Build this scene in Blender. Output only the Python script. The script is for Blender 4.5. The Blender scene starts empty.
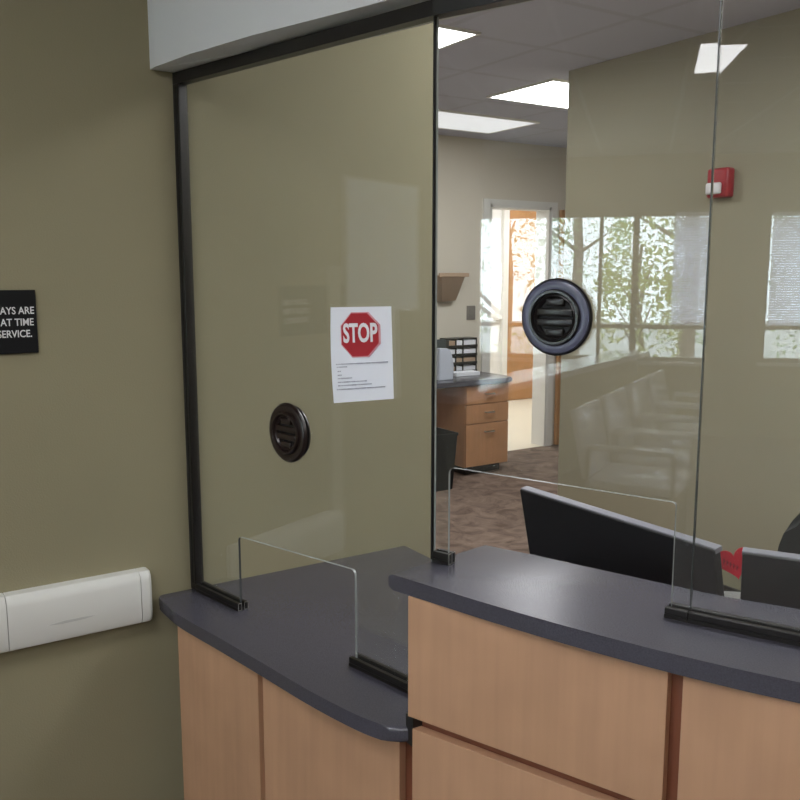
import bpy, bmesh, math, random
from mathutils import Vector, Matrix
random.seed(7)
SC = bpy.context.scene
COL = SC.collection
PI = math.pi
R = math.radians

# ------------------------------------------------------------------ materials
def srgb(r, g, b):
    f = lambda c: (c/255/12.92) if c/255 <= .04045 else ((c/255+.055)/1.055)**2.4
    return (f(r), f(g), f(b), 1)

def mat(name, col, rough=.6, metal=0., var=.0, scale=8., bump=0., bscale=200., stretch=(1, 1, 1), spec=.5, emit=None, estr=0., trans=None, detail=3):
    m = bpy.data.materials.new(name); m.use_nodes = True
    nt = m.node_tree; b = nt.nodes['Principled BSDF']
    b.inputs['Base Color'].default_value = col
    b.inputs['Roughness'].default_value = rough
    b.inputs['Metallic'].default_value = metal
    b.inputs['Specular IOR Level'].default_value = spec
    geo = nt.nodes.new('ShaderNodeNewGeometry')
    mp = nt.nodes.new('ShaderNodeMapping'); mp.inputs['Scale'].default_value = stretch
    nt.links.new(geo.outputs['Position'], mp.inputs['Vector'])
    if var:
        n = nt.nodes.new('ShaderNodeTexNoise'); n.inputs['Scale'].default_value = scale; n.inputs['Detail'].default_value = detail
        nt.links.new(mp.outputs[0], n.inputs['Vector'])
        mr = nt.nodes.new('ShaderNodeMapRange'); mr.inputs['From Min'].default_value = .25; mr.inputs['From Max'].default_value = .75
        mr.inputs['To Min'].default_value = 1-var; mr.inputs['To Max'].default_value = 1+var
        nt.links.new(n.outputs['Fac'], mr.inputs['Value'])
        mx = nt.nodes.new('ShaderNodeVectorMath'); mx.operation = 'SCALE'
        mx.inputs[0].default_value = col[:3]
        nt.links.new(mr.outputs[0], mx.inputs['Scale'])
        nt.links.new(mx.outputs[0], b.inputs['Base Color'])
    if bump:
        n2 = nt.nodes.new('ShaderNodeTexNoise'); n2.inputs['Scale'].default_value = bscale; n2.inputs['Detail'].default_value = 2
        nt.links.new(geo.outputs['Position'], n2.inputs['Vector'])
        bp = nt.nodes.new('ShaderNodeBump'); bp.inputs['Strength'].default_value = bump; bp.inputs['Distance'].default_value = .002
        nt.links.new(n2.outputs['Fac'], bp.inputs['Height']); nt.links.new(bp.outputs[0], b.inputs['Normal'])
    if emit:
        b.inputs['Emission Color'].default_value = emit; b.inputs['Emission Strength'].default_value = estr
    if trans:
        t = nt.nodes.new('ShaderNodeBsdfTranslucent'); t.inputs['Color'].default_value = col
        ms = nt.nodes.new('ShaderNodeMixShader'); ms.inputs[0].default_value = trans
        nt.links.new(b.outputs[0], ms.inputs[1]); nt.links.new(t.outputs[0], ms.inputs[2])
        nt.links.new(ms.outputs[0], nt.nodes['Material Output'].inputs['Surface'])
    return m

def glass_mat(name, tint, ior=1.5, rough=0., veil=0.):
    """thin clear pane: see-through tint plus Fresnel mirror"""
    m = bpy.data.materials.new(name); m.use_nodes = True
    nt = m.node_tree; nt.nodes.clear()
    o = nt.nodes.new('ShaderNodeOutputMaterial')
    tr = nt.nodes.new('ShaderNodeBsdfTransparent'); tr.inputs[0].default_value = tint
    gl = nt.nodes.new('ShaderNodeBsdfGlossy'); gl.inputs['Roughness'].default_value = rough
    geo = nt.nodes.new('ShaderNodeNewGeometry')
    mr = nt.nodes.new('ShaderNodeMapRange'); mr.inputs['To Min'].default_value = ior; mr.inputs['To Max'].default_value = 1/ior
    nt.links.new(geo.outputs['Backfacing'], mr.inputs['Value'])
    fr = nt.nodes.new('ShaderNodeFresnel'); nt.links.new(mr.outputs[0], fr.inputs['IOR'])
    mx = nt.nodes.new('ShaderNodeMixShader')
    nt.links.new(fr.outputs[0], mx.inputs[0]); nt.links.new(tr.outputs[0], mx.inputs[1]); nt.links.new(gl.outputs[0], mx.inputs[2])
    if veil:      # thin pale diffuse layer painting a veil of reflected light on the pane
        df = nt.nodes.new('ShaderNodeBsdfDiffuse'); df.inputs['Color'].default_value = (.8, .8, .8, 1)
        m2 = nt.nodes.new('ShaderNodeMixShader'); m2.inputs[0].default_value = veil
        nt.links.new(mx.outputs[0], m2.inputs[1]); nt.links.new(df.outputs[0], m2.inputs[2]); mx = m2
    nt.links.new(mx.outputs[0], o.inputs['Surface'])
    return m

def tile_mat(name, col, line, size=.61, rough=.9, offx=0., offy=0., mortar=.02):
    m = mat(name, col, rough)
    nt = m.node_tree; b = nt.nodes['Principled BSDF']
    geo = nt.nodes.new('ShaderNodeNewGeometry')
    mp = nt.nodes.new('ShaderNodeMapping'); mp.inputs['Location'].default_value = (offx, offy, 0)
    nt.links.new(geo.outputs['Position'], mp.inputs['Vector'])
    br = nt.nodes.new('ShaderNodeTexBrick'); br.offset = 0; br.squash = 1
    br.inputs['Color1'].default_value = col; br.inputs['Color2'].default_value = col; br.inputs['Mortar'].default_value = line
    br.inputs['Scale'].default_value = 1; br.inputs['Brick Width'].default_value = size; br.inputs['Row Height'].default_value = size
    br.inputs['Mortar Size'].default_value = mortar; br.inputs['Mortar Smooth'].default_value = .1
    nt.links.new(mp.outputs[0], br.inputs['Vector']); nt.links.new(br.outputs['Color'], b.inputs['Base Color'])
    n2 = nt.nodes.new('ShaderNodeTexNoise'); n2.inputs['Scale'].default_value = 120
    nt.links.new(geo.outputs['Position'], n2.inputs['Vector'])
    bp = nt.nodes.new('ShaderNodeBump'); bp.inputs['Strength'].default_value = .3; bp.inputs['Distance'].default_value = .003
    nt.links.new(n2.outputs['Fac'], bp.inputs['Height']); nt.links.new(bp.outputs[0], b.inputs['Normal'])
    return m

def carpet_mat(name, c1, c2, scale):
    m = mat(name, c1, .95, spec=.15)
    nt = m.node_tree; b = nt.nodes['Principled BSDF']
    geo = nt.nodes.new('ShaderNodeNewGeometry')
    n = nt.nodes.new('ShaderNodeTexNoise'); n.inputs['Scale'].default_value = scale; n.inputs['Detail'].default_value = 6; n.inputs['Roughness'].default_value = .65
    n.inputs['Distortion'].default_value = 1.2
    nt.links.new(geo.outputs['Position'], n.inputs['Vector'])
    cr = nt.nodes.new('ShaderNodeValToRGB'); cr.color_ramp.elements[0].position = .35; cr.color_ramp.elements[1].position = .68
    cr.color_ramp.elements[0].color = c1; cr.color_ramp.elements[1].color = c2
    nt.links.new(n.outputs['Fac'], cr.inputs[0]); nt.links.new(cr.outputs[0], b.inputs['Base Color'])
    return m

def wood_mat(name, base, var=.10, rough=.45, grain=(30, 30, 1.6)):
    m = mat(name, base, rough, var=var, scale=1.5, stretch=grain, detail=5)
    nt = m.node_tree; b = nt.nodes['Principled BSDF']
    src = b.inputs['Base Color'].links[0].from_socket
    geo = nt.nodes.new('ShaderNodeNewGeometry')
    n = nt.nodes.new('ShaderNodeTexNoise'); n.inputs['Scale'].default_value = 7; n.inputs['Detail'].default_value = 2
    nt.links.new(geo.outputs['Position'], n.inputs['Vector'])
    mr = nt.nodes.new('ShaderNodeMapRange'); mr.inputs['From Min'].default_value = .3; mr.inputs['From Max'].default_value = .7
    mr.inputs['To Min'].default_value = .93; mr.inputs['To Max'].default_value = 1.06
    nt.links.new(n.outputs['Fac'], mr.inputs['Value'])
    mx = nt.nodes.new('ShaderNodeVectorMath'); mx.operation = 'SCALE'
    nt.links.new(src, mx.inputs[0]); nt.links.new(mr.outputs[0], mx.inputs['Scale']); nt.links.new(mx.outputs[0], b.inputs['Base Color'])
    return m

M = {}
M['olive'] = mat('olive_paint', (.275, .245, .155, 1), .85, var=.03, scale=2.5, bump=.25, bscale=260, spec=.3)
M['olive_office'] = mat('olive_office_paint', (.315, .288, .205, 1), .85, var=.03, scale=2.5, bump=.2, bscale=260, spec=.3)
M['beige'] = mat('beige_paint', (.68, .63, .54, 1), .85, var=.03, scale=2, bump=.15, bscale=260, spec=.3)
M['soffit'] = mat('soffit_paint', (.62, .63, .63, 1), .75, var=.02, scale=3, bump=.15, bscale=300, spec=.3)
M['white_wall'] = mat('white_wall_paint', (.82, .81, .79, 1), .8)
M['ceil'] = tile_mat('ceiling_tile', (.54, .545, .67, 1), (.485, .485, .59, 1), offx=.006, offy=.0)
M['ceil_lobby'] = tile_mat('lobby_ceiling_tile', (.56, .55, .53, 1), (.80, .80, .80, 1), offx=.41, offy=.03, mortar=.014)
M['carpet'] = carpet_mat('mottled_brown_carpet', (.115, .082, .062, 1), (.255, .190, .150, 1), 5.5)
M['carpet_lobby'] = carpet_mat('lobby_carpet', (.11, .09, .075, 1), (.18, .15, .13, 1), 8)
M['pale_floor'] = mat('pale_floor', (.72, .66, .54, 1), .5, var=.04, scale=3)
M['counter'] = mat('slate_laminate', (.064, .062, .080, 1), .27, var=.22, scale=420, spec=.6, detail=2)
M['wood'] = wood_mat('maple_laminate', (.49, .282, .168, 1), var=.07)
M['wood_gap'] = wood_mat('reddish_carcass', (.20, .065, .03, 1), var=.1, rough=.6)
M['wood_desk'] = wood_mat('desk_wood', (.50, .25, .12, 1), var=.08)
M['wood_door'] = wood_mat('door_wood', (.44, .22, .085, 1), var=.10)
M['black'] = mat('black_satin', (.012, .011, .011, 1), .35)
M['frame_black'] = mat('black_anodised', (.014, .012, .011, 1), .3, metal=.3)
M['rubber'] = mat('black_gasket', (.006, .006, .006, 1), .6)
M['vent_black'] = mat('vent_plastic', (.012, .010, .010, 1), .28)
M['vent_brown'] = mat('vent_brown_plastic', (.016, .009, .008, 1), .3)
M['vent_ring'] = mat('vent_flange_shine', (.095, .100, .155, 1), .3)  # blue-grey shine of the rim put into its base colour
M['mon'] = mat('monitor_black', (.010, .010, .012, 1), .5)
M['mon_edge'] = mat('monitor_bezel', (.20, .20, .23, 1), .35)
M['white_plastic'] = mat('white_plastic', (.66, .655, .62, 1), .4, var=.015, scale=6)
M['scuff'] = mat('grey_scuff', (.50, .50, .48, 1), .6)
M['seam'] = mat('cap_seam', (.42, .42, .40, 1), .6)
M['white'] = mat('white_enamel', (.78, .77, .74, 1), .45)
M['paper'] = mat('paper', (.84, .86, .93, 1), .8)
M['red'] = mat('sign_red', (.42, .018, .030, 1), .7)
M['red_rim'] = mat('sign_pink_rim', (.72, .33, .38, 1), .7)
M['letter'] = mat('letter_white', (.84, .83, .86, 1), .7)
M['ink'] = mat('printed_ink', (.45, .45, .53, 1), .8)
M['sign_black'] = mat('sign_plate', (.005, .005, .006, 1), .6, spec=.25)
M['sign_txt'] = mat('sign_lettering', (.72, .72, .72, 1), .6)
M['alarm'] = mat('alarm_red', (.36, .012, .022, 1), .35)
M['lens'] = mat('strobe_lens', (.75, .73, .75, 1), .2)
M['heart'] = mat('heart_red', (.68, .012, .035, 1), .55)
M['heart_ink'] = mat('dark_red_ink', (.25, .01, .02, 1), .6)
M['steel'] = mat('satin_steel', (.55, .54, .50, 1), .3, metal=1)
M['bin'] = mat('bin_black', (.010, .012, .012, 1), .5)
M['pocket'] = mat('tan_pocket', (.45, .32, .22, 1), .6)
M['switch'] = mat('grey_plate', (.20, .18, .165, 1), .5)
M['blue_white'] = mat('pale_blue_board', (.52, .56, .66, 1), .6)
M['chair_fab'] = mat('dark_chair_fabric', (.018, .022, .021, 1), .8, bump=.3)
M['seat_grey'] = mat('grey_vinyl', (.78, .79, .85, 1), .25)
M['metal'] = mat('chair_metal', (.5, .5, .52, 1), .3, metal=1)
M['lamp_on'] = mat('lit_diffuser', (.9, .9, .9, 1), .5, emit=(.97, .98, 1, 1), estr=6.)
M['lamp_on_lobby'] = mat('lit_lobby_diffuser', (.9, .9, .9, 1), .5, emit=(.98, .98, 1, 1), estr=4.0)
M['lamp_room'] = mat('lit_room_diffuser', (.9, .9, .9, 1), .5, emit=(.98, .98, 1, 1), estr=5.5)
M['lamp_dim'] = mat('lit_lens_panel', (.9, .9, .9, 1), .5, emit=(.93, .95, 1, 1), estr=.26)
M['window_alu'] = mat('window_aluminium', (.20, .19, .17, 1), .4, metal=.4)
M['blind'] = mat('blind_slats', (.88, .88, .96, 1), .5, trans=.8)
M['leaf'] = mat('leaves', (.26, .38, .17, 1), .6, var=.5, scale=3, trans=.5)
M['leaf2'] = mat('yellow_green_leaves', (.46, .50, .18, 1), .6, var=.4, scale=3, trans=.45)
M['bark'] = mat('bark', (.16, .12, .10, 1), .9, var=.2, scale=12)
M['ground'] = mat('pale_pavement', (.42, .42, .40, 1), .9, var=.05)
M['glass'] = glass_mat('clear_glass', (.975, .985, .975, 1), 1.52, veil=.013)
M['glass_edge'] = mat('ground_glass_edge', (.30, .32, .31, 1), .2)
M['glass_edge_dark'] = mat('dark_glass_edge', (.05, .055, .055, 1), .25)
M['win_glass'] = glass_mat('window_glass', (.96, .97, .96, 1))
M['acrylic'] = glass_mat('clear_sleeve', (.93, .95, .93, 1), 1.35, .05)

# ------------------------------------------------------------------ mesh helpers
WM = {}   # world matrices of parents

def prism(bm, pts, z0, z1):
    lo = [bm.verts.new((x, y, z0)) for x, y in pts]; hi = [bm.verts.new((x, y, z1)) for x, y in pts]
    fs = [bm.faces.new(hi), bm.faces.new(lo[::-1])]
    n = len(pts)
    for i in range(n):
        fs.append(bm.faces.new((lo[i], lo[(i+1) % n], hi[(i+1) % n], hi[i])))
    return fs

def box(bm, x0, x1, y0, y1, z0, z1, bev=0., seg=2):
    vs = [bm.verts.new(p) for p in ((x0, y0, z0), (x1, y0, z0), (x1, y1, z0), (x0, y1, z0), (x0, y0, z1), (x1, y0, z1), (x1, y1, z1), (x0, y1, z1))]
    fs = [bm.faces.new([vs[i] for i in q]) for q in ((3, 2, 1, 0), (4, 5, 6, 7), (0, 1, 5, 4), (1, 2, 6, 5), (2, 3, 7, 6), (3, 0, 4, 7))]
    if bev:
        es = list({e for f in fs for e in f.edges})
        bmesh.ops.bevel(bm, geom=es, offset=bev, segments=seg, affect='EDGES', profile=.5)
    return fs

def nb(): return bmesh.new()

def B(*a, **k):
    bm = nb(); box(bm, *a, **k); return bm

def xf(bm, mtx):
    bm.transform(mtx); return bm

def tube(bm, pts, r, seg=10, r1=None):
    """a capped tube along a polyline"""
    pts = [Vector(p) for p in pts]; rings = []
    n = len(pts)
    for i, p in enumerate(pts):
        d = (pts[min(i+1, n-1)] - pts[max(i-1, 0)]).normalized()
        a = Vector((0, 0, 1)) if abs(d.z) < .9 else Vector((1, 0, 0))
        u = d.cross(a).normalized(); v = d.cross(u)
        rr = r if r1 is None else r + (r1-r)*i/(n-1)
        rings.append([bm.verts.new(p + rr*(math.cos(2*PI*k/seg)*u + math.sin(2*PI*k/seg)*v)) for k in range(seg)])
    for a, b in zip(rings, rings[1:]):
        for k in range(seg):
            bm.faces.new((a[k], a[(k+1) % seg], b[(k+1) % seg], b[k]))
    bm.faces.new(rings[0][::-1]); bm.faces.new(rings[-1])
    return bm

def lathe(bm, prof, seg=48, closed=False):
    """profile of (radius, w) spun about local Y (w runs along -Y: towards the viewer)"""
    rings = []
    for r, w in prof:
        rings.append([bm.verts.new((r*math.cos(2*PI*k/seg), -w, r*math.sin(2*PI*k/seg))) for k in range(seg)] if r > 1e-6 else [bm.verts.new((0, -w, 0))])
    pairs = list(zip(rings, rings[1:]))
    if closed: pairs.append((rings[-1], rings[0]))
    for a, b in pairs:
        for k in range(seg):
            k2 = (k+1) % seg
            if len(a) == 1: bm.faces.new((a[0], b[k2], b[k]))
            elif len(b) == 1: bm.faces.new((a[k], a[k2], b[0]))
            else: bm.faces.new((a[k], a[k2], b[k2], b[k]))
    return bm

def link(name, bm, m, parent=None, smooth=False, origin=True):
    bmesh.ops.recalc_face_normals(bm, faces=bm.faces)
    me = bpy.data.meshes.new(name)
    o = bpy.data.objects.new(name, me)
    mw = Matrix.Identity(4)
    if parent is None:
        if origin:
            xs = [v.co for v in bm.verts]
            c = Vector(((min(v.x for v in xs)+max(v.x for v in xs))/2, (min(v.y for v in xs)+max(v.y for v in xs))/2, min(v.z for v in xs)))
            mw = Matrix.Translation(c)
            bm.transform(mw.inverted())
            o.location = c
    else:
        mw = WM[parent.name]
        bm.transform(mw.inverted()); o.parent = parent
    bm.to_mesh(me); bm.free()
    for mm in (m if isinstance(m, (list, tuple)) else [m]): me.materials.append(mm)
    if smooth:
        for p in me.polygons: p.use_smooth = True
        me.set_sharp_from_angle(angle=R(35))
    COL.objects.link(o); WM[o.name] = mw
    return o

def tag(o, label, cat, group=None, kind=None):
    if label: o['label'] = label
    if cat: o['category'] = cat
    if group: o['group'] = group
    if kind: o['kind'] = kind
    return o

def thing(name, label, cat, loc, rz=0., group=None):
    o = bpy.data.objects.new(name, None); COL.objects.link(o)
    o.location = loc; o.rotation_euler = (0, 0, rz); o.empty_display_size = .1
    WM[o.name] = Matrix.Translation(Vector(loc)) @ Matrix.Rotation(rz, 4, 'Z')
    return tag(o, label, cat, group)

def loc_part(name, bm, m, parent, smooth=False, label=None):
    """bm is given in the parent's own frame"""
    bm.transform(WM[parent.name])
    o = link(name, bm, m, parent, smooth)
    if label: o['label'] = label
    return o

def struct(name, bm, m, parent=None, smooth=False):
    o = link(name, bm, m, parent, smooth)
    if parent is None: o['kind'] = 'structure'
    return o

def text_bm(body, size, wscale=1., extrude=.0004, align='CENTER', bold=0., spacing=1., line=1.):
    """lettering as a mesh standing in the XZ plane, facing -Y"""
    cu = bpy.data.curves.new('lettering', 'FONT'); cu.body = body; cu.size = size; cu.align_x = align; cu.align_y = 'CENTER'
    cu.extrude = extrude; cu.offset = bold; cu.space_character = spacing; cu.space_line = line; cu.resolution_u = 4
    o = bpy.data.objects.new('lettering_source', cu); COL.objects.link(o)
    dg = bpy.context.evaluated_depsgraph_get()
    me = bpy.data.meshes.new_from_object(o.evaluated_get(dg))
    bm = nb(); bm.from_mesh(me)
    bpy.data.objects.remove(o); bpy.data.curves.remove(cu); bpy.data.meshes.remove(me)
    bm.transform(Matrix.Rotation(R(90), 4, 'X') @ Matrix.Diagonal((wscale, 1, 1, 1)))
    return bm

def outline_slab(bm, pts, y0, y1):
    """outline in XZ, thickness y0..y1"""
    a = [bm.verts.new((x, y0, z)) for x, z in pts]; b = [bm.verts.new((x, y1, z)) for x, z in pts]
    bm.faces.new(a); bm.faces.new(b[::-1])
    for i in range(len(pts)):
        j = (i+1) % len(pts); bm.faces.new((a[i], b[i], b[j], a[j]))
    return bm

# ------------------------------------------------------------------ layout (metres; left wall is x = 0, camera stands in the lobby)
ZC = 2.7                                        # ceiling
A = Vector((.0, .760)); Bp = Vector((.865, .935)); Cp = Vector((1.327, 1.110)); E = Vector((2.33, 1.563))   # line of the glass
LOW, UP = .76, 1.05                             # counter tops

# ------------------------------------------------------------------ setting
struct('floor', B(-3.75, 5., 1.0, 9., -.1, 0), M['carpet'])
struct('floor_lobby', B(-2.5, 5., -6.4, 1.0, -.1, 0), M['carpet_lobby'])
struct('floor_back_room', B(-6.3, -3.75, 4., 9., -.1, 0.0), M['pale_floor'])
struct('ceiling', B(-3.9, 5., 1.0, 9., ZC, ZC+.1), M['ceil'])
struct('ceiling_lobby', B(-2.5, 5., -6.4, 1.0, ZC, ZC+.1), M['ceil_lobby'])
struct('ceiling_back_room', B(-6.3, -3.9, 4., 9., ZC, ZC+.1), M['white_wall'])

struct('wall_left', B(-.13, 0, -4.3, 1.552, 0, ZC), M['olive'])
# outside corner of the lobby past the left wall
struct('wall_lobby_left', B(-2.5, -.13, -4.3, -4.17, 0, ZC), M['olive'])
struct('wall_lobby_far_left', B(-2.5, -2.37, -6.3, -4.3, 0, ZC), M['olive'])
# window wall behind the camera with two openings
bm = nb()
W1 = (-1.30, 1.95); W2 = (3.28, 4.7); WZ = (.735, 2.17)
box(bm, -2.5, W1[0], -6.45, -6.3, 0, ZC)
box(bm, W1[1], W2[0], -6.45, -6.3, 0, ZC)
box(bm, W2[1], 5.13, -6.45, -6.3, 0, ZC)
for a, b in (W1, W2):
    box(bm, a, b, -6.45, -6.3, 0, WZ[0]); box(bm, a, b, -6.45, -6.3, WZ[1], ZC)
struct('wall_back', bm, M['olive'])
struct('wall_right', B(5., 5.13, -6.3, 3.52, 0, ZC), M['olive'])
struct('wall_front', B(2.33, 5., 1.56, 1.69, 0, ZC), M['olive'])
# office
struct('wall_office', B(-1.52, 5.13, 3.52, 3.64, 0, ZC), M['olive_office'])
struct('wall_office_side', B(-1.52, -1.40, 3.64, 9., 0, ZC), M['olive_office'])
struct('wall_office_left', B(-3.75, -.13, 1.43, 1.55, 0, ZC), M['beige'])
struct('wall_office_end', B(-6.3, -1.4, 9., 9.13, 0, ZC), M['white_wall'])
D0, D1, DH = 4.76, 5.46, 2.17
bm = nb()
box(bm, -3.90, -3.75, 1.43, D0, 0, ZC); box(bm, -3.90, -3.75, D1, 9., 0, ZC); box(bm, -3.90, -3.75, D0, D1, DH, ZC)
struct('wall_doorway', bm, M['beige'])
struct('wall_back_room', B(-6.3, -6.17, 4., 9., 0, ZC), M['white_wall'])
struct('wall_back_room_side', B(-6.3, -3.9, 3.87, 4., 0, ZC), M['white_wall'])

# doorway with white casing and its open leaf
dr = link('door_1', (lambda b: (box(b, -3.91, -3.735, D0, D0+.025, 0, DH), box(b, -3.91, -3.735, D1-.025, D1, 0, DH), box(b, -3.91, -3.735, D0, D1, DH-.025, DH), b)[-1])(nb()), M['white'])
dr['kind'] = 'structure'; dr['label'] = 'white door frame in the beige far wall, opening to a bright room'
bm = nb(); box(bm, -3.75, -3.73, D0-.07, D0, 0, DH+.045); box(bm, -3.75, -3.73, D1, D1+.07, 0, DH+.045); box(bm, -3.75, -3.73, D0, D1, DH, DH+.045)
link('door_casing', bm, M['white'], dr)
lf = link('door_leaf', B(-3.725, -3.685, D1+.085, D1+.80, .01, DH-.02, bev=.002), M['wood_door'], dr)
link('door_handle', tube(nb(), [(-3.684, D1+.72, 1.0), (-3.64, D1+.72, 1.0), (-3.64, D1+.62, 1.0)], .009), M['steel'], lf, True)
# far wooden door of the back room
dr2 = link('door_2', B(-6.17, -6.13, 6.98, 7.90, .005, 2.42, bev=.002), M['wood_door']); dr2['kind'] = 'structure'
dr2['label'] = 'wooden door in the bright room beyond the doorway'
bm = nb(); box(bm, -6.17, -6.12, 6.90, 6.98, 0, 2.49); box(bm, -6.17, -6.12, 7.90, 7.98, 0, 2.49); box(bm, -6.17, -6.12, 6.98, 7.90, 2.42, 2.49)
link('door_casing', bm, M['white'], dr2)
link('door_handle', tube(nb(), [(-6.13, 7.82, 1.0), (-6.08, 7.82, 1.0), (-6.08, 7.72, 1.0)], .009), M['steel'], dr2, True)
bm = B(-6.17, -6.13, 5.6, 6.90, 1.02, 1.07, bev=.004)
tr = link('trim_1', bm, M['white']); tr['kind'] = 'structure'

# baseboards
for nm, a in (('baseboard_left', (0, .012, -4.3, .68, 0, .1)), ('baseboard_office', (-1.52, 4.9, 3.508, 3.52, 0, .1)), ('baseboard_doorway', (-3.75, -3.738, 1.6, D0-.07, 0, .1))):
    struct(nm, B(*a), M['black'])

# corner guard on the left wall, seen mirrored in the first pane
bm = B(0, .018, .125, .185, .1, 1.62, bev=.005); tr = link('trim_2', bm, mat('guard', (.42, .40, .31, 1), .5)); tr['kind'] = 'structure'

# soffit above the glass
front = [(0, .694), (.036, .695), (.2, .722), (.42, .776), (.66, .852), (.80, .893), (.95, .938), (1.3, 1.06), (1.8, 1.275), (2.33, 1.50)]
back = [(2.33, 1.66), (1.3, 1.20), (.84, 1.03), (0, .84)]
bm = nb(); prism(bm, front+back, 2.087, ZC)
fset = {(round(x, 4), round(y, 4)) for x, y in front}
for v in bm.verts:
    if v.co.z < 2.2 and (round(v.co.x, 4), round(v.co.y, 4)) not in fset: v.co.z -= .016*min(v.co.x/.84, 1)
struct('wall_soffit', bm, M['soffit'])

# ------------------------------------------------------------------ windows behind the camera (seen mirrored in the glass)
def window(name, x0, x1, mull, blinds, label):
    bm = nb(); y0, y1 = -6.42, -6.34; z0, z1 = WZ
    box(bm, x0, x1, y0, y1, z0, z0+.04); box(bm, x0, x1, y0, y1, z1-.04, z1)
    box(bm, x0, x0+.04, y0, y1, z0, z1); box(bm, x1-.04, x1, y0, y1, z0, z1)
    box(bm, x0, x1, y0, y1, 1.05, 1.09)
    for x, w in mull: box(bm, x-w/2, x+w/2, y0, y1, z0, z1)
    f = link(name, bm, M['window_alu']); f['kind'] = 'structure'; f['label'] = label
    link('window_pane', B(x0+.04, x1-.04, -6.385, -6.379, z0+.04, z1-.04), M['win_glass'], f)
    link('window_sill', B(x0-.03, x1+.03, -6.34, -6.24, z0-.03, z0, bev=.004), M['white'], f)
    for a, b in blinds:
        bm = nb(); z = 1.14
        while z < z1-.05:
            q = xf(B(a, b, -.0125, .0125, -.0006, .0006), Matrix.Translation((0, -6.30, z)) @ Matrix.Rotation(R(50), 4, 'X'))
            me = bpy.data.meshes.new('t'); q.to_mesh(me); q.free(); bm.from_mesh(me); bpy.data.meshes.remove(me)
            z += .024
        box(bm, a, b, -6.32, -6.28, z1-.05, z1-.01); box(bm, a, b, -6.312, -6.288, 1.10, 1.125)
        link('blind', bm, M['blind'], f)
    return f
window('window_1', W1[0], W1[1], [(-.42, .05), (.31, .05), (.82, .035), (1.15, .06)], [(1.50, 1.90)], 'wide lobby window with trees outside, mirrored in the middle glass pane')
window('window_2', W2[0], W2[1], [(3.95, .05)], [(3.33, 3.90), (4.0, 4.64)], 'lobby window with lowered white blind, mirrored in the right glass pane')

# ------------------------------------------------------------------ glazing frame
def seg_frame(P, Q):
    d = (Q-P).normalized(); ang = math.atan2(d.y, d.x)
    return Matrix.Translation((P.x, P.y, 0)) @ Matrix.Rotation(ang, 4, 'Z'), (Q-P).length, ang
F1, L1, A1 = seg_frame(A, Bp); F2, L2, A2 = seg_frame(Bp, Cp); F3, L3, A3 = seg_frame(Cp, E)

fr = thing('glazing_frame', 'black metal frame around the reception glass, under the white soffit', 'window frame', (0, .743, LOW), A1)
def path_prism(offs0, offs1, pts, z0, z1):
    """a bar following the glass line"""
    bm = nb(); f, b = [], []
    for i, p in enumerate(pts):
        d = (pts[min(i+1, len(pts)-1)] - pts[max(i-1, 0)]).normalized(); n = Vector((-d.y, d.x))
        f.append(tuple(p + n*offs0)); b.append(tuple(p + n*offs1))
    prism(bm, f + b[::-1], z0, z1); return bm
bm = path_prism(-.012, .014, [A, Bp, Cp, E], 2.058, 2.085)
for v in bm.verts: v.co.z -= .013*min(max(v.co.x, 0)/.865, 1)
link('header_bar', bm, M['black'], fr)
bm = xf(B(.0, .026, -.013, .013, LOW+.0, 2.058, bev=.002), F1); link('jamb', bm, M['frame_black'], fr)
bm = xf(B(.010, .016, -.0145, -.0125, LOW+.02, 2.05), F1); link('jamb_gasket', bm, M['rubber'], fr)
# lower channels: a twin-tube profile
def channel(F, s0, s1, z, name='sill_channel', endcap=None, w=.030, h=.020, m=None):
    bm = nb()
    box(bm, s0, s1, -w/2, w/2, z, z+h*.35)
    box(bm, s0, s1, -w/2, -w/2+.0095, z+h*.35, z+h, bev=.0015)
    box(bm, s0, s1, w/2-.0095, w/2, z+h*.35, z+h, bev=.0015)
    o = link(name, xf(bm, F), m or M['frame_black'], fr)
    if endcap is not None:
        bm = nb(); s = s1 if endcap > 0 else s0
        for c in (-w/2+.006, w/2-.006):
            a, b = (s, s+.0012) if endcap > 0 else (s-.0012, s)
            t = .0011
            box(bm, a, b, c-.0055, c+.0055, z+.001, z+.001+t); box(bm, a, b, c-.0055, c+.0055, z+h-t, z+h)
            box(bm, a, b, c-.0055, c-.0055+t, z+.001, z+h); box(bm, a, b, c+.0055-t, c+.0055, z+.001, z+h)
        link('channel_end_cap', xf(bm, F), M['steel'], o)['label'] = 'bright cut metal end of channel'
    return o
sx = lambda x, P=A, Q=Bp: (x-P.x)/(Q-P).normalized().x
channel(F1, .026, sx(.222), LOW, endcap=1)
channel(F1, sx(.634), L1-.012, LOW)
s2 = lambda x: (x-Bp.x)/(Cp-Bp).normalized().x
channel(F2, .004, s2(.903), UP, endcap=1, w=.024, h=.022)
channel(F2, s2(1.292), L2, UP, h=.018)
channel(F3, .0, L3, UP, h=.018)

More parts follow.
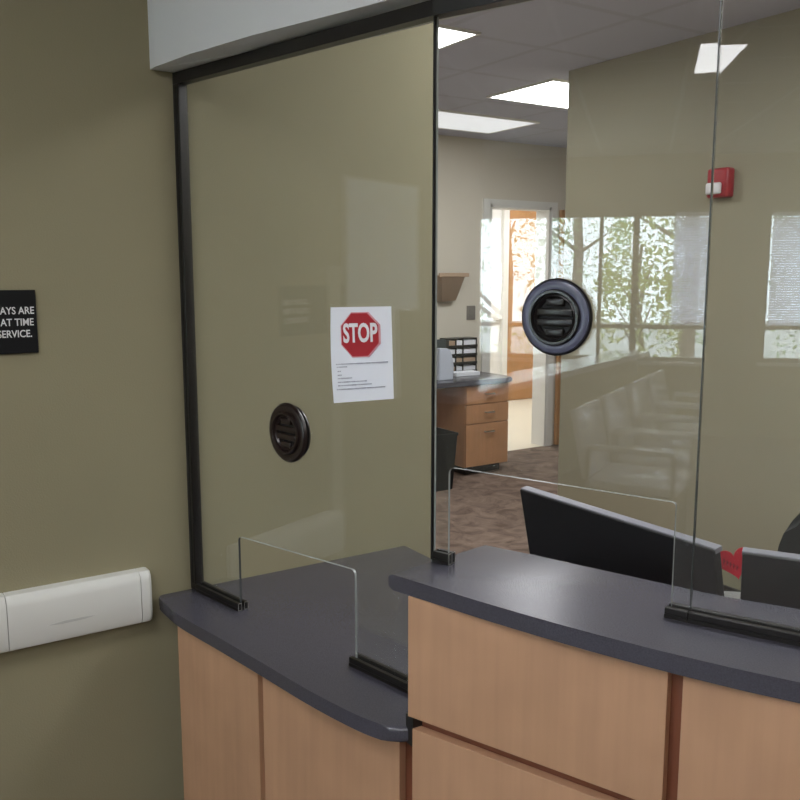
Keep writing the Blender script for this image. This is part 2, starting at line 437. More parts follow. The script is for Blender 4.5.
# ------------------------------------------------------------------ glass panes
def arc(cx, cz, r, a0, a1, n=6):
    return [(cx+r*math.cos(R(a0+(a1-a0)*i/n)), cz+r*math.sin(R(a0+(a1-a0)*i/n))) for i in range(n+1)]
def pane(F, pts, label, th=.006, name='glass_pane', dark=(), clear=()):
    bm = nb(); outline_slab(bm, pts, -th/2, th/2); bm.normal_update()
    for f in bm.faces: f.material_index = 1 if abs(f.normal.y) < .5 else 0
    for f in bm.faces:
        if f.material_index == 1:
            c = f.calc_center_median()
            for x in dark:
                if abs(c.x-x) < .004: f.material_index = 2
            for x in clear:
                if abs(c.x-x) < .004: f.material_index = 0
    o = link(name, xf(bm, F), [M['glass'], M['glass_edge'], M['glass_edge_dark']])
    return tag(o, label, 'glass pane')
TOPZ = 2.060
n0, n1 = sx(.214), sx(.642)
z0 = LOW+.007
p1 = [(.016, z0), (n0, z0), (n0, .957)] [0:2] + arc(n0+.010, .950-.010, .010, 180, 90, 4)[0:] + arc(n1-.012, .972-.012, .012, 90, 0, 5) + [(n1, z0), (L1-.005, z0), (L1-.005, TOPZ), (.016, TOPZ)]
pane(F1, p1, 'left glass pane with the STOP notice and the brown round vent', dark=(n0,))
m0, m1 = s2(.897), s2(1.298)
zu = UP+.008
p2 = [(.002, zu), (m0, zu)] + arc(m0+.012, 1.238-.012, .012, 180, 90, 5) + arc(m1-.006, 1.238-.006, .006, 90, 0, 4) + [(m1, zu), (L2-.001, zu), (L2-.001, TOPZ), (.002, TOPZ)]
pane(F2, p2, 'middle glass pane holding the large black round vent above the ledge opening', clear=(L2-.001,))
pane(F3, [(.001, UP+.006), (L3-.002, UP+.006), (L3-.002, TOPZ), (.001, TOPZ)], 'right glass pane at the frame edge, without any opening', clear=(.001,))
# joint strips
tag(link('joint_strip', xf(B(L1-.0045, L1-.001, -.0045, .0045, UP+.002, 2.054), F1), M['rubber']), 'thin black upright joint between the left and middle glass panes', 'joint')
tag(link('joint_strip', xf(B(L2-.0008, L2+.0008, -.0045, .0035, UP+.02, 2.054), F2), M['glass_edge_dark']), 'thin upright joint between the middle and right glass panes', 'joint')

# ------------------------------------------------------------------ round speak-through vents
def vent(loc, ang, r, mr, mb, label, flange=True):
    t = thing('speaking_vent', label, 'vent', (loc[0], loc[1], loc[2]-r), ang)
    T = Matrix.Translation((0, 0, r))
    bm = lathe(nb(), [(r*.70, .0055), (r, .0055), (r, .009), (r*.97, .0125), (r*.90, .0145), (r*.78, .0145), (r*.72, .013), (r*.70, .0125)], 64, True)
    loc_part('flange', xf(bm, T), mr, t, True, 'flat rim, its grey-blue shine painted on' if mr is M['vent_ring'] else None)
    bm = lathe(nb(), [(r*1.0, .0055), (r*1.035, .0055), (r*1.035, .0085), (r*1.0, .0115)], 64, True)
    loc_part('outer_rim', xf(bm, T), mb, t, True)
    bm = lathe(nb(), [(r*.62, .0055), (r*.75, .0055), (r*.75, .018), (r*.72, .021), (r*.66, .021), (r*.62, .017)], 64, True)
    loc_part('inner_ring', xf(bm, T), mb, t, True)
    bm = lathe(nb(), [(0, .0055), (r*.63, .0055), (r*.63, .008), (0, .008)], 48)
    loc_part('back_plate', xf(bm, T), M['rubber'], t, True)
    bm = lathe(nb(), [(r*.52, .008), (r*.63, .008), (r*.63, .014), (r*.57, .016), (r*.52, .012)], 48, True)
    loc_part('grille_ring', xf(bm, T), mb, t, True)
    for k in range(4):
        zc = (k-1.5)*r*.27; hw = math.sqrt((r*.54)**2-zc*zc)*(1 if k in (1, 2) else .75)
        q = nb(); box(q, -hw, hw, -.0155, -.008, -r*.10, r*.10, bev=.0022, seg=3)
        q = xf(q, Matrix.Translation((0, 0, zc)))
        s = loc_part('louvre', xf(q, T), mb, t, True)
    # ring on the office side
    bm = lathe(nb(), [(0, -.0055), (r*.93, -.0055), (r*.93, -.009), (r*.85, -.011), (0, -.011)], 48)
    loc_part('rear_cover', xf(bm, T), mb, t, True)
    return t
vent((.429, .846, 1.242), A1, .0655, M['vent_brown'], M['vent_brown'], 'smaller dark brown round speaking vent low on the left glass pane')
vent((1.098, 1.0235, 1.525), A2, .0625, M['vent_ring'], M['vent_black'], 'black round speaking vent on the middle glass pane, a grey-blue shine painted on its rim')

# ------------------------------------------------------------------ STOP notice taped on the left pane
s0n, s1n = sx(.587), sx(.765)
zt, zb = 1.531, 1.330
nx, nw, nh = (s0n+s1n)/2, s1n-s0n, zt-zb
org = F1 @ Vector((nx, -.0075, zb))
st = thing('paper_notice', 'white paper STOP notice taped to the left glass pane', 'sign', org, A1)
TILT = Matrix.Rotation(R(-2.2), 4, 'Y')
def warp(bm):      # the sheet hangs a little skewed, its right bottom corner pulled up
    for v in bm.verts: v.co.z += .021*(v.co.x/nw+.5)*(1-v.co.z/nh)
    return xf(bm, TILT)
bm = nb(); NX, NZ = 10, 12; grid = []
def pcurl(u, v):
    # bottom left corner lifts a little from the glass
    return -.004*(max(0, .35-u)/.35)**2*(1-v) - .0015*math.sin(v*PI)*(1-u)
for j in range(NZ+1):
    row = []
    for i in range(NX+1):
        u, v = i/NX, j/NZ
        row.append(((u-.5)*nw + (-.0025*math.sin(v*PI) + .004*(1-v) if i == 0 else 0), pcurl(u, v), v*nh))
    grid.append(row)
fa = [[bm.verts.new((x, y-.0004, z)) for x, y, z in r] for r in grid]; fb = [[bm.verts.new((x, y+.0002, z)) for x, y, z in r] for r in grid]
for j in range(NZ):
    for i in range(NX):
        bm.faces.new((fa[j][i], fa[j][i+1], fa[j+1][i+1], fa[j+1][i])); bm.faces.new((fb[j][i], fb[j+1][i], fb[j+1][i+1], fb[j][i+1]))
rim = lambda g: [g[0][i] for i in range(NX+1)] + [g[j][NX] for j in range(1, NZ+1)] + [g[NZ][i] for i in range(NX-1, -1, -1)] + [g[j][0] for j in range(NZ-1, 0, -1)]
ra, rb = rim(fa), rim(fb)
for k in range(len(ra)):
    l = (k+1) % len(ra); bm.faces.new((ra[k], rb[k], rb[l], ra[l]))
loc_part('paper_sheet', warp(bm), M['paper'], st, True)
# octagon: pixel columns 342-381 of a sheet spanning 332-394, rows 314-358 of 307-404
ocx, ocz, ow, oh = .001, nh*(1-.293), .0555, .0455
def octo(w, h, c=.42): return [(-w, -h*c), (-w*c, -h), (w*c, -h), (w, -h*c), (w, h*c), (w*c, h), (-w*c, h), (-w, h*c)]
bm = outline_slab(nb(), [(ocx+x, ocz+z) for x, z in octo(ow*1.05, oh*1.05)], -.0036, -.0008)
oc = loc_part('octagon_rim', warp(bm), M['red_rim'], st, label='pale pink rim')
bm = outline_slab(nb(), [(ocx+x, ocz+z) for x, z in octo(ow, oh)], -.0040, -.0010)
o2 = loc_part('octagon', warp(bm), M['red'], st, label='red stop octagon')
bm = text_bm('STOP', .055, wscale=.77, bold=.0016, extrude=.0003, spacing=1.02)
loc_part('lettering', warp(xf(bm, Matrix.Translation((ocx+.001, -.0044, ocz+.002)))), M['letter'], st, label='white word STOP')
bm = nb(); rr = random.Random(3)
rows = [(.405, .03, .93), (.375, .03, .26), (.330, .10, .155), (.290, .10, .165), (.255, .10, .35), (.215, .10, .58), (.180, .10, .66), (.140, .06, .88)]
for v, a, b in rows:
    x = a
    while x < b-.005:
        w = min(rr.uniform(.02, .06), b-x); z = v*nh
        hh = rr.uniform(.0009, .0014)
        box(bm, (x-.5)*nw, (x+w-.5)*nw, -.0032, -.0006, z-hh, z+hh); x += w+.010
loc_part('printed_lines', warp(bm), M['ink'], st)

# ------------------------------------------------------------------ black plaque on the left wall
pl = thing('wall_plaque', 'black plaque with white lettering on the olive left wall', 'sign', (0.0, .240, 1.412), R(90))
loc_part('plate', B(-.160, .160, -.0075, 0, 0, .147, bev=.0015), M['sign_black'], pl)
bm = text_bm('CO-PAYS ARE\nDUE AT TIME\nOF SERVICE.', .0235, wscale=.83, bold=.0003, align='CENTER', line=1.14)
xs = [v.co.x for v in bm.verts]
loc_part('lettering', xf(bm, Matrix.Translation((.1545-max(xs), -.0080, .072))), M['sign_txt'], pl)

# ------------------------------------------------------------------ white bumper rail on the left wall
hr = thing('handrail', 'white plastic bumper handrail along the olive left wall', 'handrail', (0, .39, .705))
def rail_profile(y, pull=0.):
    pts = [(0, .712), (.030, .705), (.042, .711), (.0475, .725), (.0475, .817), (.042, .833), (.030, .842), (0, .842)]
    return [(x*(1-pull), y, .770+(z-.770)*(1-pull*.25)) for x, z in pts]
def loft(bm, secs):
    rs = [[bm.verts.new(p) for p in s] for s in secs]
    for a, b in zip(rs, rs[1:]):
        for k in range(len(a)-1): bm.faces.new((a[k], a[k+1], b[k+1], b[k]))
    bm.faces.new(rs[0]); bm.faces.new(rs[-1][::-1]); 
    for a, b in zip(rs, rs[1:]): bm.faces.new((a[0], b[0], b[-1], a[-1]))
    return bm
link('rail_cover', loft(nb(), [rail_profile(.288), rail_profile(.602)]), M['white_plastic'], hr, True)
link('end_cap', loft(nb(), [rail_profile(.6035), rail_profile(.624), rail_profile(.630, .10), rail_profile(.6335, .3)]), M['white_plastic'], hr, True)
link('end_cap', loft(nb(), [rail_profile(.152, .3), rail_profile(.156, .10), rail_profile(.162), rail_profile(.2865)]), M['white_plastic'], hr, True)
# scuff, a mark with a shape of its own
bm = outline_slab(nb(), [(-.055, -.001), (-.02, -.004), (.03, -.003), (.06, .001), (.03, .0028), (-.015, .003)], -.0002, .0004)
bm = xf(bm, Matrix.Translation((.0479, .43, .757)) @ Matrix.Rotation(R(90), 4, 'Z'))
link('scuff_mark', bm, M['scuff'], hr)['label'] = 'faint grey scuff'

# pale notice board on the left wall beside the trim (mirrored in the left pane)
nbd = thing('notice_board', 'pale blue-grey wall board, mirrored faintly in the left glass pane', 'notice board', (0, -.115, 1.472), R(90))
loc_part('board', B(-.205, .205, -.010, 0, 0, .42), mat('glossy_board', (.84, .90, 1, 1), .3), nbd)
loc_part('board_frame', (lambda b: (box(b, -.213, -.205, -.014, 0, -.008, .428), box(b, .205, .213, -.014, 0, -.008, .428), box(b, -.205, .205, -.014, 0, .42, .428), box(b, -.205, .205, -.014, 0, -.008, 0), b)[-1])(nb()), M['steel'], nbd)

# ------------------------------------------------------------------ counters
def slab(pts, z0, z1, r=.014):
    bm = nb(); prism(bm, pts, z0, z1)
    es = [e for e in bm.edges if abs(e.verts[0].co.z-e.verts[1].co.z) < 1e-6]
    bmesh.ops.bevel(bm, geom=es, offset=r, segments=4, affect='EDGES', profile=.5)
    return bm
def smooth_path(pts, n=6):
    P = [Vector(p) for p in pts]; out = []
    for i in range(len(P)-1):
        p0 = P[max(i-1, 0)]; p1 = P[i]; p2 = P[i+1]; p3 = P[min(i+2, len(P)-1)]
        for k in range(n):
            t = k/n
            out.append(tuple(.5*((2*p1)+(-p0+p2)*t+(2*p0-5*p1+4*p2-p3)*t*t+(-p0+3*p1-3*p2+p3)*t**3)))
    out.append(tuple(P[-1])); return out
lowf = [(.001, .668), (.004, .661), (.012, .657), (.024, .655)] + smooth_path([(.05, .6545), (.169, .660), (.349, .692), (.512, .720), (.661, .744), (.756, .763), (.838, .784), (.885, .802)])
low = lowf + [(.903, .809), (.916, .824), (.930, .852), (.86, 1.10), (.86, 1.425), (.001, 1.437)]
tag(link('lower_counter', slab(low, .728, LOW, .009), M['counter'], smooth=True), 'dark slate worktop, the lower counter against the olive wall', 'countertop')
upf = smooth_path([(.880, .822), (.976, .848), (1.101, .883), (1.227, .923), (1.35, .968), (1.456, 1.013), (1.549, 1.059), (1.9, 1.245), (2.32, 1.475)])
upb = [(2.32, 1.80), (1.398, 1.300), (1.289, 1.240), (.928, 1.110), (.838, 1.082)]
tag(link('upper_counter', slab(upf+upb, 1.020, UP, .008), M['counter'], smooth=True), 'dark slate raised ledge, the upper counter under the middle glass pane', 'countertop')

def panel(P, Q, z0, z1, th=.019):
    P, Q = Vector(P), Vector(Q); F, L, a = seg_frame(P, Q)
    return xf(B(0, L, 0, th, z0, z1, bev=.001), F)
# lower cabinet
lc = thing('reception_cabinet', 'maple cabinet with two wide fronts under the lower counter', 'cabinet', (.5, .95, 0))
bm = nb(); prism(bm, [(.122, .690), (.47, .758), (.905, .881), (.845, 1.10), (.845, 1.40), (.122, 1.40)], .10, .728)
link('carcass', bm, M['wood_gap'], lc)
bm = nb(); prism(bm, [(.16, .76), (.50, .82), (.90, .93), (.84, 1.35), (.16, 1.35)], 0, .10); link('toe_kick', bm, M['black'], lc)
link('front_panel', panel((.119, .669), (.464, .736), .10, .727), M['wood'], lc)
link('front_panel', panel((.482, .7395), (.874, .850), .10, .727), M['wood'], lc)
tag(link('corner_bracket', B(.915, .939, .838, .858, .728, .786), M['black']), 'small black bracket at the corner where the two counters meet', 'bracket')
# raised cabinet
uc = thing('reception_cabinet', 'maple cabinet of stacked fronts carrying the raised upper counter', 'cabinet', (1.6, 1.2, 0))
u = Vector((.9355, .3533)); n = Vector((-.3533, .9355))
P0 = Vector((.929, .833)); P1 = Vector((1.376, 1.002)); P2 = Vector((1.397, 1.010)); P3 = P2+u*.60; P4 = P3+Vector((.019, .008)); P5 = Vector((2.31, 1.385))
bm = nb(); c = [P0+n*.021+u*.018, P1+n*.021, P2+n*.021, P3+n*.021, P5+n*.021, P5+n*.24, P2+n*.16, P0+n*.20+u*.03]
prism(bm, [tuple(p) for p in c], .10, 1.020); link('carcass', bm, M['wood_gap'], uc)
bm = nb(); c = [P0+n*.09+u*.04, P5+n*.09, P5+n*.22, P0+n*.15+u*.05]; prism(bm, [tuple(p) for p in c], 0, .10); link('toe_kick', bm, M['black'], uc)
for a, b in ((P0, P1), (P2, P3), (P4, P5)):
    link('front_panel', panel(a, b, .787, 1.019), M['wood'], uc)
    link('front_panel', panel(a + (u*.010 if a is P0 else u*0), b, .10, .766), M['wood'], uc)

# staff desk behind the ledge
dk = thing('staff_desk', 'staff worktop behind the raised ledge, carrying the monitors', 'desk', (1.5, 1.6, 0))
bm = nb(); prism(bm, [(.90, 1.135), (1.30, 1.285), (2.28, 1.80), (2.10, 2.20), (1.10, 1.72), (.90, 1.60)], .70, .74); link('desk_top', bm, M['counter'], dk)
for x, y in ((.95, 1.25), (.95, 1.55), (2.18, 1.83), (2.06, 2.10)):
    link('leg', B(x-.02, x+.02, y-.02, y+.02, 0, .70), M['metal'], dk)

# ------------------------------------------------------------------ monitors seen from behind
def monitor(loc, rz, w, h, tilt, label, zt=1.10):
    t = thing('computer_monitor', label, 'monitor', (loc[0], loc[1], .74), rz)
    T = Matrix.Translation((0, 0, zt-.74)) @ Matrix.Rotation(R(tilt), 4, 'X')
    bm = nb(); box(bm, -w/2, w/2, 0, .020, -h, 0, bev=.003)
    loc_part('housing', xf(bm, T), M['mon'], t)
    bm = nb(); box(bm, -w/2-.001, w/2+.001, .004, .024, -.010, .0015, bev=.002); 
    loc_part('bezel', xf(bm, T), M['mon_edge'], t, label='grey top bezel')
    bm = nb(); box(bm, -w/2+.012, w/2-.012, .0205, .0225, -h+.012, -.012)
    loc_part('screen', xf(bm, T), M['black'], t)
    bm = nb(); box(bm, -w*.28, w*.28, -.022, 0, -h*.85, -h*.45, bev=.012, seg=3)
    loc_part('rear_bulge', xf(bm, T), M['mon'], t, True)
    b = h*.75
    bm = nb(); box(bm, -.03, .03, .005, .03, .012, .15, bev=.004); loc_part('stand_neck', bm, M['mon'], t)
    loc_part('stand_foot', B(-.075, .075, -.04, .12, 0, .012, bev=.004), M['mon'], t)
    return t
monitor((.951, 1.306), 0., .535, .31, 12, 'wide black monitor seen from behind, left of the red heart')
monitor((1.255+.26*math.cos(R(30)), 1.338+.26*math.sin(R(30))), R(30), .52, .31, 9, 'black monitor seen from behind, right of the red heart')

# heart sign in a clear sleeve between the monitors
hs = thing('heart_sign', 'red paper heart in a clear sleeve standing between the two monitors', 'sign', (1.213, 1.368, .74), R(48))
loc_part('sleeve', B(-.024, .034, .0, .002, .0, .326), M['acrylic'], hs)
pts = []
for k in range(48):
    a = 2*PI*k/48
    pts.append((.0021*16*math.sin(a)**3, .0021*(13*math.cos(a)-5*math.cos(2*a)-2*math.cos(3*a)-math.cos(4*a))))
bm = outline_slab(nb(), pts, -.0012, -.0002); bm = xf(bm, Matrix.Translation((.006, 0, .326)) @ Matrix.Rotation(R(-14), 4, 'Y'))
loc_part('paper_heart', bm, M['heart'], hs, label='red heart')
bm = nb()
for k in range(5): 
    q = (-.014+k*.006, .328-k*.0028); box(bm, q[0]-.0010, q[0]+.0010, -.0018, -.0012, q[1]-.006, q[1]+.003)
    box(bm, q[0]-.001, q[0]+.0035, -.0018, -.0012, q[1]-.002, q[1]-.0005)
loc_part('heart_writing', bm, M['heart_ink'], hs)
loc_part('sleeve_foot', B(-.024, .034, -.0012, -.0001, .240, .268), M['white'], hs, label='pale band')

# dark office chair behind the right monitor
ch = thing('office_chair', 'dark rounded office chair back behind the right monitor', 'chair', (.950, 2.425, 0), R(20))
bm = nb()
prof = []
for k in range(40):
    a = 2*PI*k/40; s = lambda v: math.copysign(abs(v)**.75, v)
    prof.append((.235*s(math.cos(a)), .27*s(math.sin(a))))
outline_slab(bm, prof, -.03, .03)
bmesh.ops.bevel(bm, geom=[e for e in bm.edges if abs(e.verts[0].co.y-e.verts[1].co.y) < 1e-6], offset=.018, segments=3, affect='EDGES')
loc_part('backrest', xf(bm, Matrix.Translation((0, -.20, .745))), M['chair_fab'], ch, True)
loc_part('seat', B(-.24, .24, -.16, .30, .43, .50, bev=.03, seg=4), M['chair_fab'], ch, True)
loc_part('backrest_bracket', tube(nb(), [(0, -.20, .58), (0, -.17, .40), (0, 0, .40)], .018), M['black'], ch, True)
loc_part('gas_column', tube(nb(), [(0, 0, .08), (0, 0, .43)], .025), M['black'], ch, True)
for k in range(5):
    a = 2*PI*k/5
    lg = loc_part('leg', tube(nb(), [(0, 0, .10), (.27*math.cos(a), .27*math.sin(a), .07)], .018), M['black'], ch, True)
    bm = nb(); bmesh.ops.create_uvsphere(bm, u_segments=10, v_segments=8, radius=.03)
    loc_part('caster', xf(bm, Matrix.Translation((.27*math.cos(a), .27*math.sin(a), .03))), M['black'], lg, True)

# ------------------------------------------------------------------ fire alarm on the olive office wall
fa_ = thing('fire_alarm', 'red fire alarm with clear strobe high on the olive office wall', 'alarm', (-.47, 3.52, 1.94))
loc_part('alarm_body', B(-.058, .058, -.055, 0, 0, .134, bev=.012, seg=3), M['alarm'], fa_, True)
loc_part('strobe_lens', B(-.050, .032, -.075, -.054, .015, .068, bev=.010, seg=3), M['lens'], fa_, True, 'clear white strobe lens')
loc_part('sounder_grille', (lambda b: ([box(b, -.045, .045, -.0575, -.054, .085+k*.011, .090+k*.011) for k in range(4)], b)[-1])(nb()), M['red'], fa_)

# ------------------------------------------------------------------ far desk with drawers
fd = thing('desk', 'wooden office desk with dark top against the beige far wall', 'desk', (-3.45, 3.7, 0))
bm = nb(); prism(bm, [(-3.745, 2.6), (-3.13, 2.6), (-3.12, 4.46), (-3.16, 4.55), (-3.25, 4.58), (-3.745, 4.58)], .725, .765)
bmesh.ops.bevel(bm, geom=[e for e in bm.edges if abs(e.verts[0].co.z-e.verts[1].co.z) < 1e-6], offset=.008, segments=2, affect='EDGES')
link('desk_top', bm, M['counter'], fd)
link('drawer_cabinet', B(-3.72, -3.17, 4.08, 4.51, .07, .725), M['wood_desk'], fd)
link('plinth', B(-3.70, -3.22, 4.12, 4.48, 0, .07), M['black'], fd)
for a, b in ((.575, .715), (.420, .568), (.075, .413)):
    d = link('drawer', B(-3.17, -3.150, 4.083, 4.507, a, b, bev=.002), M['wood_desk'], fd)
    zc = b-.065
    link('drawer_handle', tube(nb(), [(-3.150, 4.265, zc), (-3.125, 4.27, zc), (-3.125, 4.345, zc), (-3.150, 4.35, zc)], .006, 8), M['steel'], d, True)
link('side_panel', B(-3.72, -3.18, 2.62, 2.65, 0, .725), M['wood_desk'], fd)
link('modesty_panel', B(-3.72, -3.70, 2.65, 4.08, .10, .725), M['wood_desk'], fd)

# bin under the desk
wb = thing('waste_bin', 'black waste bin in front of the wooden desk knee space', 'bin', (-3.02, 3.68, 0))
def cone_box(b0, b1, z0, z1):
    bm = nb(); v = []
    for s, z in ((b0, z0), (b1, z1)):
        v.append([bm.verts.new((x*s, y*s*.72, z)) for x, y in ((-1, -1), (1, -1), (1, 1), (-1, 1))])
    for k in range(4): bm.faces.new((v[0][k], v[0][(k+1) % 4], v[1][(k+1) % 4], v[1][k]))
    bm.faces.new(v[0][::-1]); 
    bmesh.ops.solidify(bm, geom=bm.faces[:], thickness=.004)
    return bm
loc_part('bin_body', cone_box(.12, .15, .0, .42), M['bin'], wb)
loc_part('bin_rim', (lambda b: (box(b, -.155, .155, -.113, -.103, .41, .43), box(b, -.155, .155, .103, .113, .41, .43), box(b, -.155, -.145, -.103, .103, .41, .43), box(b, .145, .155, -.103, .103, .41, .43), b)[-1])(nb()), M['bin'], wb)

# file rack
rk = thing('file_rack', 'black mesh file rack with pale papers on the wooden desk', 'file rack', (-3.62, 4.38, .765), R(90))
w_, h_ = .30, .29
def rack():
    bm = nb(); t = .008
    box(bm, -w_/2, w_/2, .09, .10, 0, h_)
    for k in range(4): x = -w_/2+(w_-t)*(0, .27, .52, 1)[k]; box(bm, x, x+t, -.02, .09, 0, h_)
    for k in range(5): z = (h_-t)*k/4; box(bm, -w_/2, w_/2, -.02, .09, z, z+t)
    for k in range(4): z = (h_-t)*k/4; box(bm, -w_/2, w_/2, -.028, -.02, z, z+.022)
    return bm
loc_part('rack_frame', rack(), M['black'], rk)
cols = ((0, .27), (.27, .52), (.52, 1))
for r in range(4):
    for c0, c1 in cols:
        x0 = -w_/2+(w_)*c0+.012; x1 = -w_/2+w_*c1-.006; z = h_/4*r+.012
        tag(link('paper_stack', xf(B(x0, x1, -.012, .08, z, z+.042), WM[rk.name]), M['pocket'] if (r+int(c0*10)) % 3 == 0 else M['paper']),
            'small pale paper stack in a slot of the black file rack', 'papers', 'paper stacks in the file rack')
tag(link('paper_tray', B(-3.52, -3.40, 4.17, 4.41, .7655, .795, bev=.003), M['paper']), 'pale flat stack of papers on the desk in front of the file rack', 'papers')
# desk phone-side dark box and pale binder at the left of the rack
tag(link('desk_divider', B(-3.60, -3.57, 3.95, 4.19, .766, 1.055, bev=.003), mat('dark_green_grey', (.045, .055, .055, 1), .6)), 'dark grey upright panel standing left of the file rack', 'panel')
bm = nb(); outline_slab(bm, [(-.06, 0), (.075, 0), (.078, .10), (.065, .19), (.035, .245), (-.06, .25)], -.04, .04)
bmesh.ops.bevel(bm, geom=bm.edges[:], offset=.006, segments=2, affect='EDGES')
bm.transform(Matrix.Translation((-3.30, 4.02-.06, .766)) @ Matrix.Rotation(R(90), 4, 'Z'))
tag(link('binder', bm, M['blue_white'], smooth=True), 'pale blue-white binder standing at the left end of the far desk', 'binder')

# wall pocket and switch
wp = thing('wall_pocket', 'tan tapered wall pocket on the beige far wall above the desk', 'wall pocket', (-3.75, 4.30, 1.355), R(90))
bm = nb()
top = [(-.15, 0, .215), (.15, 0, .235), (.125, -.13, .235), (-.125, -.13, .215)]
bot = [(-.08, 0, 0), (.08, 0, .01), (.07, -.06, .01), (-.07, -.06, 0)]
tv = [bm.verts.new(p) for p in top]; bv = [bm.verts.new(p) for p in bot]
for k in range(4): bm.faces.new((bv[k], bv[(k+1) % 4], tv[(k+1) % 4], tv[k]))
bm.faces.new(bv[::-1]); bmesh.ops.solidify(bm, geom=bm.faces[:], thickness=.004)
loc_part('pocket_body', bm, M['pocket'], wp)
loc_part('pocket_rim', B(-.152, .152, -.136, -.124, .205, .238, bev=.003), M['pocket'], wp)
sw = thing('light_switch', 'grey light switch plate beside the white door frame', 'switch', (-3.75, 4.575, 1.195), R(90))
loc_part('switch_plate', B(-.045, .045, -.008, 0, 0, .12, bev=.002), M['switch'], sw)
loc_part('rocker', B(-.018, .018, -.013, -.008, .03, .09, bev=.002), M['switch'], sw)
tag(link('wall_paper_sheet', B(-6.17, -6.166, 6.66, 6.80, .44, .63), M['white']), 'bright white paper low on the far wall seen through the doorway', 'paper')

# ------------------------------------------------------------------ ceiling lights and added fill panels
def troffer(x0, x1, y0, y1, m, label, group=None, z=ZC):
    t = thing('ceiling_light', label, 'ceiling light', ((x0+x1)/2, (y0+y1)/2, z-.02), 0, group)
    bm = nb(); w = .018
    box(bm, x0, x0+w, y0, y1, z-.012, z); box(bm, x1-w, x1, y0, y1, z-.012, z); box(bm, x0+w, x1-w, y0, y0+w, z-.012, z); box(bm, x0+w, x1-w, y1-w, y1, z-.012, z)
    link('light_frame', bm, M['white'], t)
    link('diffuser', B(x0+w, x1-w, y0+w, y1-w, z-.009, z-.001), m, t)
    return t
troffer(-1.79, -1.16, 1.98, 2.62, M['lamp_on'], 'lit ceiling light at the top of the middle pane, beside the joint')
troffer(-2.31, -1.70, 3.57, 4.79, M['lamp_on'], 'lit ceiling light cut off by the olive office wall corner')
troffer(-3.44, -2.84, 3.3, 4.50, M['lamp_dim'], 'dim ceiling light panel above the beige far wall')
troffer(1.44, 2.10, -2.80, -2.10, M['lamp_on_lobby'], 'lobby ceiling light mirrored across the joint near the fire alarm')
troffer(2.7, 3.3, -1.5, -.3, M['lamp_on_lobby'], 'unseen fill light added in the lobby ceiling just behind the camera')  # out of view, added to brighten the lobby side
troffer(1.2, 1.8, -1.3, -.1, M['lamp_on_lobby'], 'unseen fill light added in the lobby ceiling in front of the reception glass')  # extra panel out of view, added to light the soffit front
troffer(3.9, 4.5, -1.6, -.4, M['lamp_on_lobby'], 'unseen fill light added in the lobby ceiling near the right wall, behind the camera')  # unseen, added to raise the lobby light
troffer(3.7, 4.3, -4.9, -3.7, M['lamp_on_lobby'], 'unseen fill light added in the lobby ceiling near the windows, behind the camera')  # added beyond the view as more lobby fill
troffer(.9, 1.5, 2.2, 2.8, M['lamp_on'], 'unseen fill light added in the office ceiling above the staff worktop')  # added out of view to light the left wall behind the glass
troffer(.15, .75, 1.75, 2.35, M['lamp_on'], 'unseen fill light added in the office ceiling just behind the left glass pane')  # placed out of view to brighten the wall behind the left pane
troffer(2.0, 2.6, 2.4, 3.0, M['lamp_on'], 'unseen fill light added in the office ceiling behind the right glass pane')  # unseen extra panel, added so the office lamps can be weaker
troffer(3.0, 3.6, 2.2, 3.2, M['lamp_on'], 'unseen fill light added in the office ceiling at the right of the staff area')  # another unseen panel added as office fill
troffer(-5.4, -4.8, 6.6, 7.8, M['lamp_room'], 'ceiling light in the bright room beyond the doorway')
troffer(-5.4, -4.8, 4.6, 5.8, M['lamp_room'], 'ceiling light near the side wall of the bright room')

# ------------------------------------------------------------------ lobby low wall and chairs (mirrored in the middle pane)
lw = thing('low_partition', 'low olive partition with white cap, mirrored in the middle pane', 'partition', (.55, -4.6, 0))
Pa, Pb = Vector((.06, -2.62)), Vector((1.16, -6.05)); Fw, Lw, Aw = seg_frame(Pa, Pb)
link('partition_body', xf(B(0, Lw, -.05, .05, 0, .81), Fw), M['olive'], lw)
link('partition_cap', xf(B(-.02, Lw+.02, -.16, .16, .81, .86, bev=.006), Fw), mat('glossy_cap', (.85, .85, .92, 1), .18), lw)

def guest_chair(loc, rz, label):
    t = thing('waiting_chair', label, 'chair', (loc[0], loc[1], 0), rz, 'waiting room chairs by the low partition')
    loc_part('seat', B(-.25, .25, -.24, .25, .40, .46, bev=.02, seg=3), M['seat_grey'], t, True)
    bm = nb(); box(bm, -.25, .25, -.02, .02, 0, .40, bev=.018, seg=3)
    loc_part('backrest', xf(bm, Matrix.Translation((0, .26, .45)) @ Matrix.Rotation(R(-12), 4, 'X')), M['seat_grey'], t, True)
    for s in (-1, 1):
        loc_part('armrest', B(s*.27-.022, s*.27+.022, -.22, .24, .63, .66, bev=.008), M['seat_grey'], t)
        for y in (-.22, .24):
            loc_part('leg', tube(nb(), [(s*.27, y, 0), (s*.27, y, .63)], .013, 8), M['metal'], t, True)
    return t
c0 = guest_chair((0, 0), 0, 'x')
lab = ['grey waiting chair mirrored in the glass, nearest of the row', 'grey waiting chair mirrored in the glass, second of the row',
       'grey waiting chair mirrored in the glass, third of the row', 'grey waiting chair mirrored in the glass, farthest of the row']
dirw = Vector((.42, -1.86)).normalized(); side = Vector((-dirw.y, dirw.x))
def copy_tree(o, parent=None):
    c = o.copy(); COL.objects.link(c)
    if parent: c.parent = parent
    for q in list(o.children): copy_tree(q, c)
    return c
cs = [c0]+[copy_tree(c0) for _ in range(3)]
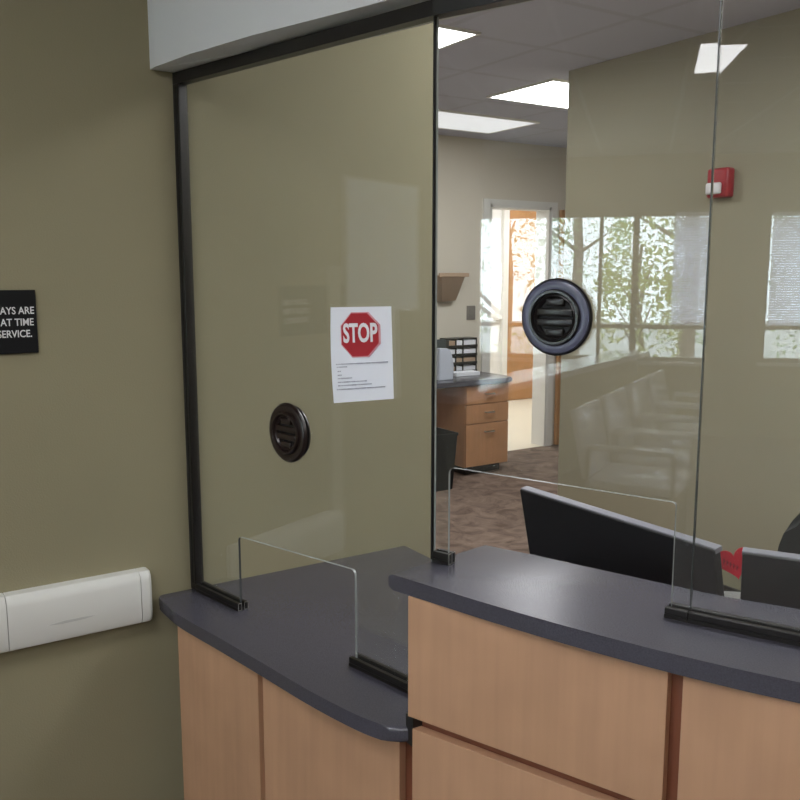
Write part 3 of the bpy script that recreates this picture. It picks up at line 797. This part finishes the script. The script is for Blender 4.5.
for k, c in enumerate(cs):
    p = Vector((1.27, -2.52))+dirw*(.62*k)
    c.location = (p.x, p.y, 0); c.rotation_euler = (0, 0, math.atan2(dirw.y, dirw.x)+PI+0)
    c['label'] = lab[k]

# ------------------------------------------------------------------ outdoors beyond the windows
struct('ground_outside', B(-12, 16, -30, -6.45, -.3, -.2), M['ground'])
def tree(x, y, h, cr, n, m, label, tr=.09):
    t = thing('tree', label, 'tree', (x, y, -.2), 0, 'trees outside the lobby windows')
    rr = random.Random(int(x*100+y*10)); bm = nb()
    tube(bm, [(x, y, -.2), (x+.05, y, h*.35), (x-.04, y+.05, h*.7), (x, y, h*.95)], tr, 8, tr*.4)
    for k in range(7):
        a = rr.uniform(0, 2*PI); z = h*rr.uniform(.2, .7)
        tube(bm, [(x, y, z), (x+cr*.5*math.cos(a), y+cr*.5*math.sin(a), z+.45)], tr*.4, 6, tr*.12)
    link('trunk', bm, M['bark'], t, True)
    bm = nb()
    for k in range(n):
        while True:
            p = Vector((rr.uniform(-1, 1), rr.uniform(-1, 1), rr.uniform(-1, 1)))
            if p.length < 1: break
        clump = Vector((math.sin(p.x*5), math.sin(p.y*5+1), math.sin(p.z*5+2)))*.12
        p = p+clump
        c = Vector((x+p.x*cr, y+p.y*cr, h*.62+p.z*h*.52))
        a = Vector((rr.gauss(0, 1), rr.gauss(0, 1), rr.gauss(0, 1))).normalized(); b = a.orthogonal().normalized(); s = rr.uniform(.03, .06)
        bm.faces.new([bm.verts.new(c+q) for q in (a*s, b*s*.45, -a*s, -b*s*.45)])
    f = link('foliage', bm, m, t)
    return t
tree(-.6, -9.4, 4.4, 1.2, 2000, M['leaf'], 'bushy green tree outside the wide window, leftmost in the mirror', .10)
tree(1.9, -11.8, 5.2, 1.6, 5200, M['leaf'], 'full green tree outside the wide window, centre of the mirror', .14)
tree(1.2, -7.9, 2.0, .60, 900, M['leaf2'], 'low yellow-green shrub-like tree just outside the wide window', .04)
tree(-.1, -15.6, 5.6, 1.3, 3000, M['leaf'], 'tall thin green tree far behind, outside the wide window', .12)
tree(4.9, -9.6, 4.5, 1.2, 1300, M['leaf'], 'green tree outside the blinded right window', .10)

# ------------------------------------------------------------------ world: bright hazy daylight
w = bpy.data.worlds.new('sky'); SC.world = w; w.use_nodes = True
bg = w.node_tree.nodes['Background']; bg.inputs['Color'].default_value = (.78, .90, 1, 1); bg.inputs['Strength'].default_value = 6.0

# ------------------------------------------------------------------ camera
cam = bpy.data.cameras.new('camera'); co = bpy.data.objects.new('camera', cam); COL.objects.link(co)
cam.sensor_width = 36; cam.lens = 36*870/800; cam.clip_start = .05
co.location = (2.185, 0, 1.6); co.rotation_euler = (R(90)-math.atan(128/870), 0, R(57))
SC.camera = co
SC.view_settings.view_transform = 'Standard'; SC.view_settings.look = 'None'; SC.view_settings.gamma = 1
SC.view_settings.exposure = 1.5
SC.cycles.transparent_max_bounces = 24; SC.cycles.max_bounces = 10; SC.cycles.diffuse_bounces = 5; SC.cycles.glossy_bounces = 6
